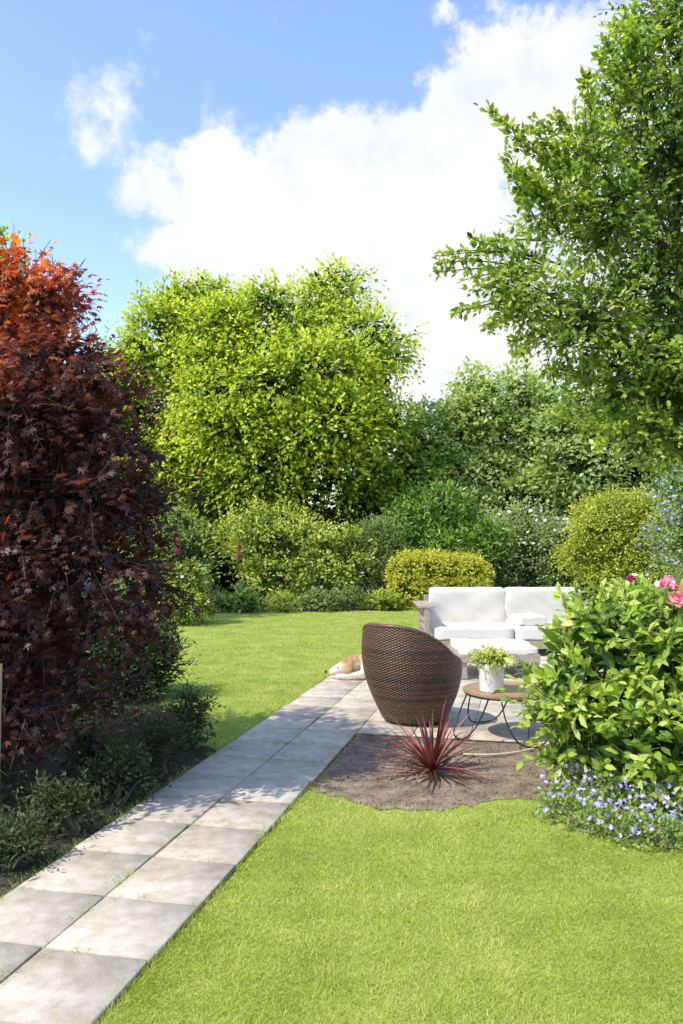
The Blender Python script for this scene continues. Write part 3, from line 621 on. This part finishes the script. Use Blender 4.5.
# ------------------------------------------------------------ dog
fur_m = leafmat('dog_fur', [(0,(.34,.17,.07)),(.35,(.56,.35,.17)),(.6,(.74,.58,.39)),(1,(.84,.76,.63))], .15, .8, .2, (1,.95,.85))
ox, oy, oz = .03, 8.72, .024
t = thing('dog','cream and golden dog asleep on the paving beside the wicker chair','dog',(ox,oy,oz))
bm = bmesh.new(); sk = bm.verts.layers.skin.verify()
J = {'rump':(.72,.10,.14,.135),'loin':(.56,.07,.15,.135),'rib':(.40,.04,.165,.15),'chest':(.25,.03,.165,.14),'neck':(.14,-.03,.15,.10),'head':(.03,-.10,.125,.085),'brow':(-.045,-.12,.10,.066),'muz':(-.12,-.13,.072,.042),'nose':(-.165,-.135,.062,.032),
 'sh':(.24,-.11,.09,.08),'el':(.20,-.20,.055,.045),'wr':(.04,-.20,.032,.03),'pw':(-.10,-.19,.028,.034),
 'sh2':(.24,.10,.09,.07),'el2':(.20,.14,.05,.036),'wr2':(.04,.02,.03,.028),'pw2':(-.12,-.03,.028,.032),
 'hip':(.72,-.02,.11,.10),'kn':(.56,-.14,.085,.07),'hk':(.72,-.18,.04,.034),'hp':(.56,-.2,.032,.034),
 'tl1':(.84,.13,.08,.03),'tl2':(.96,.05,.035,.024),'tl3':(1.0,-.1,.03,.016)}
E = [('rump','loin'),('loin','rib'),('rib','chest'),('chest','neck'),('neck','head'),('head','brow'),('brow','muz'),('muz','nose'),('chest','sh'),('sh','el'),('el','wr'),('wr','pw'),('chest','sh2'),('sh2','el2'),('el2','wr2'),('wr2','pw2'),('rump','hip'),('hip','kn'),('kn','hk'),('hk','hp'),('rump','tl1'),('tl1','tl2'),('tl2','tl3')]
vd = {}
for k_, q in J.items():
    v = bm.verts.new((q[0],q[1],q[2])); v[sk].radius=(q[3],q[3]); v[sk].use_root = (k_=='rib'); vd[k_]=v
for a,b in E: bm.edges.new((vd[a],vd[b]))
me = bpy.data.meshes.new('body_skeleton'); bm.to_mesh(me); bm.free(); tmp = bpy.data.objects.new('body_skeleton', me); C.objects.link(tmp)
tmp.modifiers.new('Skin','SKIN').use_smooth_shade=True; sb = tmp.modifiers.new('Sub','SUBSURF'); sb.levels=2; sb.render_levels=2
bpy.context.view_layer.update(); ev = tmp.evaluated_get(bpy.context.evaluated_depsgraph_get()); em = bpy.data.meshes.new_from_object(ev)
bpy.data.objects.remove(tmp)
def furv(p):
    v = .92+.2*lump(p+2.2, 9)
    v = v-.5*(1/(1+np.exp(-(p[:,2]-.15+.03*lump(p+5,14))*60)))
    hd = np.exp(-(((p-np.array([.04,-.10,.16]))/np.array([.07,.09,.06]))**2).sum(1)); v -= .45*hd
    return np.clip(v+.5*(p[:,0]<-.09),.05,1)
co_ = np.array([v.co[:] for v in em.vertices]); at = em.attributes.new('v','FLOAT','POINT'); at.data.foreach_set('value', furv(co_).astype(np.float32))
for p_ in em.polygons: p_.use_smooth = True
em.name='body'; body = link('body', em, fur_m, t)
fc = np.array([p_.center[:] for p_ in em.polygons]); fn = np.array([p_.normal[:] for p_ in em.polygons]); ar = np.array([p_.area for p_ in em.polygons])
ix = rng.choice(len(fc), 16000, p=ar/ar.sum()); pos = fc[ix]+rng.normal(size=(16000,3))*.006
keep = pos[:,2]>.01; ix=ix[keep]; pos=pos[keep]; n=len(ix); ll=np.where(pos[:,0]<-.03,.010,.036)*rng.uniform(.6,1.2,n)
leafmesh('fur',(pos+np.array([ox,oy,oz]),fn[ix]*.6+np.array([.7,-.1,-.35])+rng.normal(size=(n,3))*.25,rng.normal(size=(n,3)),ll,np.clip(furv(pos)+rng.normal(0,.1,n),0,1)),'hair',fur_m,body)
tan = solid('dog_ear_fur',[(.3,(.38,.20,.09)),(.7,(.52,.30,.14))],12,.85)
darkn = solid('dog_nose',[(.3,(.02,.015,.015)),(.7,(.04,.03,.03))],12,.35)
for sgn in (-1,1):
    bm = bmesh.new(); bmesh.ops.create_uvsphere(bm,u_segments=16,v_segments=10,radius=1)
    for v in bm.verts:
        x,y,z = v.co; v.co = Vector((ox+.05+x*.045+z*.015, oy-.10+sgn*(.088+(.014 if z<0 else 0))+y*.016, oz+.125+z*.07))
    mesh_bm('ear', bm, tan, body, True)
    bm = bmesh.new(); bmesh.ops.create_uvsphere(bm,u_segments=10,v_segments=6,radius=1)
    for v in bm.verts:
        x,y,z = v.co; v.co = Vector((ox-.07+x*.014, oy-.12+sgn*.05+y*.008, oz+.118+z*.005))
    mesh_bm('eyelid', bm, darkn, body, True)
bm = bmesh.new(); bmesh.ops.create_uvsphere(bm,u_segments=12,v_segments=8,radius=.02)
for v in bm.verts: v.co = Vector((ox-.196+v.co.x*.7,oy-.137+v.co.y,oz+.073+v.co.z*.8))
mesh_bm('nose', bm, darkn, body, True)

# ------------------------------------------------------------ sun, sky, camera
az = math.radians(-121); el = math.radians(53)
sd = Vector((math.sin(az)*math.cos(el), math.cos(az)*math.cos(el), math.sin(el)))
ld = bpy.data.lights.new('sun','SUN'); ld.energy = 5.0; ld.angle = math.radians(.5); ld.color=(1,.95,.83)
lo = bpy.data.objects.new('sun', ld); C.objects.link(lo); lo.rotation_euler = sd.to_track_quat('Z','Y').to_euler(); lo.location=(0,0,20)
w = bpy.data.worlds.new('World'); SC.world = w; w.use_nodes = True; nt = w.node_tree; L = nt.links.new
for n in list(nt.nodes): nt.nodes.remove(n)
out = N(nt,'ShaderNodeOutputWorld'); bg = N(nt,'ShaderNodeBackground'); bg.inputs[1].default_value=.15; L(bg.outputs[0],out.inputs[0])
sky = N(nt,'ShaderNodeTexSky',sky_type='NISHITA',sun_disc=False,sun_elevation=el,sun_rotation=az); sky.air_density=1.0; sky.dust_density=.6; sky.ozone_density=2.0
tc = N(nt,'ShaderNodeTexCoord'); nv = N(nt,'ShaderNodeVectorMath',operation='NORMALIZE'); L(tc.outputs['Generated'],nv.inputs[0])
nz = N(nt,'ShaderNodeTexNoise'); nz.inputs['Scale'].default_value=7; nz.inputs['Detail'].default_value=10; nz.inputs['Roughness'].default_value=.62; L(nv.outputs[0],nz.inputs['Vector'])
s1 = N(nt,'ShaderNodeVectorMath',operation='SUBTRACT'); L(nz.outputs['Color'],s1.inputs[0]); s1.inputs[1].default_value=(.5,.5,.5)
s2 = N(nt,'ShaderNodeVectorMath',operation='SCALE'); L(s1.outputs[0],s2.inputs[0]); s2.inputs['Scale'].default_value=.16
s3 = N(nt,'ShaderNodeVectorMath',operation='ADD'); L(nv.outputs[0],s3.inputs[0]); L(s2.outputs[0],s3.inputs[1])
prev=None
CL = [(155,175,46,.62),(215,182,60,.95),(290,178,62,1),(350,175,66,1),(415,172,66,1),(475,125,66,1),(530,85,66,1),(600,60,80,1),(560,30,36,.7),(165,250,50,.7),(270,240,90,1),(380,250,110,1),(480,260,120,1),(440,340,110,1),(600,250,150,1),(700,60,110,1),(130,104,56,.27),(80,128,48,.27),(440,18,28,.32),(300,330,140,.9),(640,400,150,.9),(520,8,34,.4),(200,115,44,.25)]
for (px,py,r,wt) in CL:
    v = Vector(((px-CX)/F,1,(HY-py)/F)); ln = v.length; v.normalize()
    dn = N(nt,'ShaderNodeVectorMath',operation='DISTANCE'); L(s3.outputs[0],dn.inputs[0]); dn.inputs[1].default_value=v
    mr = N(nt,'ShaderNodeMapRange'); L(dn.outputs['Value'],mr.inputs['Value']); mr.inputs['From Min'].default_value=0; mr.inputs['From Max'].default_value=r*1.3/F/ln; mr.inputs['To Min'].default_value=wt; mr.inputs['To Max'].default_value=0
    if prev is None: prev = mr.outputs[0]
    else:
        mm = N(nt,'ShaderNodeMath',operation='MAXIMUM'); L(prev,mm.inputs[0]); L(mr.outputs[0],mm.inputs[1]); prev=mm.outputs[0]
f2 = N(nt,'ShaderNodeTexNoise'); f2.inputs['Scale'].default_value=13; f2.inputs['Detail'].default_value=11; f2.inputs['Roughness'].default_value=.64; L(nv.outputs[0],f2.inputs['Vector'])
fa = N(nt,'ShaderNodeMath',operation='MULTIPLY_ADD'); L(f2.outputs['Fac'],fa.inputs[0]); fa.inputs[1].default_value=1.0; fa.inputs[2].default_value=-.5
ad = N(nt,'ShaderNodeMath',operation='ADD'); L(prev,ad.inputs[0]); L(fa.outputs[0],ad.inputs[1])
cr = N(nt,'ShaderNodeMapRange',interpolation_type='SMOOTHSTEP'); L(ad.outputs[0],cr.inputs['Value']); cr.inputs['From Min'].default_value=.10; cr.inputs['From Max'].default_value=.38
n3 = N(nt,'ShaderNodeTexNoise'); n3.inputs['Scale'].default_value=6.5; n3.inputs['Detail'].default_value=8; n3.inputs['Roughness'].default_value=.6; L(nv.outputs[0],n3.inputs['Vector'])
cc = ramp(nt,[(.36,(.74,.82,.92)),(.48,(.90,.93,.97)),(.58,(.975,.98,.985))]); L(n3.outputs['Fac'],cc.inputs[0])
csc = N(nt,'ShaderNodeVectorMath',operation='SCALE'); L(cc.outputs[0],csc.inputs[0]); csc.inputs['Scale'].default_value=7.2
hsv = N(nt,'ShaderNodeVectorMath',operation='MULTIPLY'); L(sky.outputs[0],hsv.inputs[0]); hsv.inputs[1].default_value=(2.3,2.22,2.45)
mx = N(nt,'ShaderNodeMix',data_type='RGBA'); L(cr.outputs[0],mx.inputs[0]); L(hsv.outputs[0],mx.inputs[6]); L(csc.outputs[0],mx.inputs[7]); L(mx.outputs[2],bg.inputs[0])
cd = bpy.data.cameras.new('camera'); co = bpy.data.objects.new('camera', cd); C.objects.link(co)
cd.sensor_fit='VERTICAL'; cd.sensor_height=36; cd.sensor_width=24; cd.lens=F/1024*36; cd.clip_end=1000; cd.clip_start=.05
co.location=(0,0,H); co.rotation_euler=(math.radians(92.0),0,0); SC.camera = co
SC.view_settings.view_transform='Standard'; SC.view_settings.look='None'; SC.view_settings.exposure=0
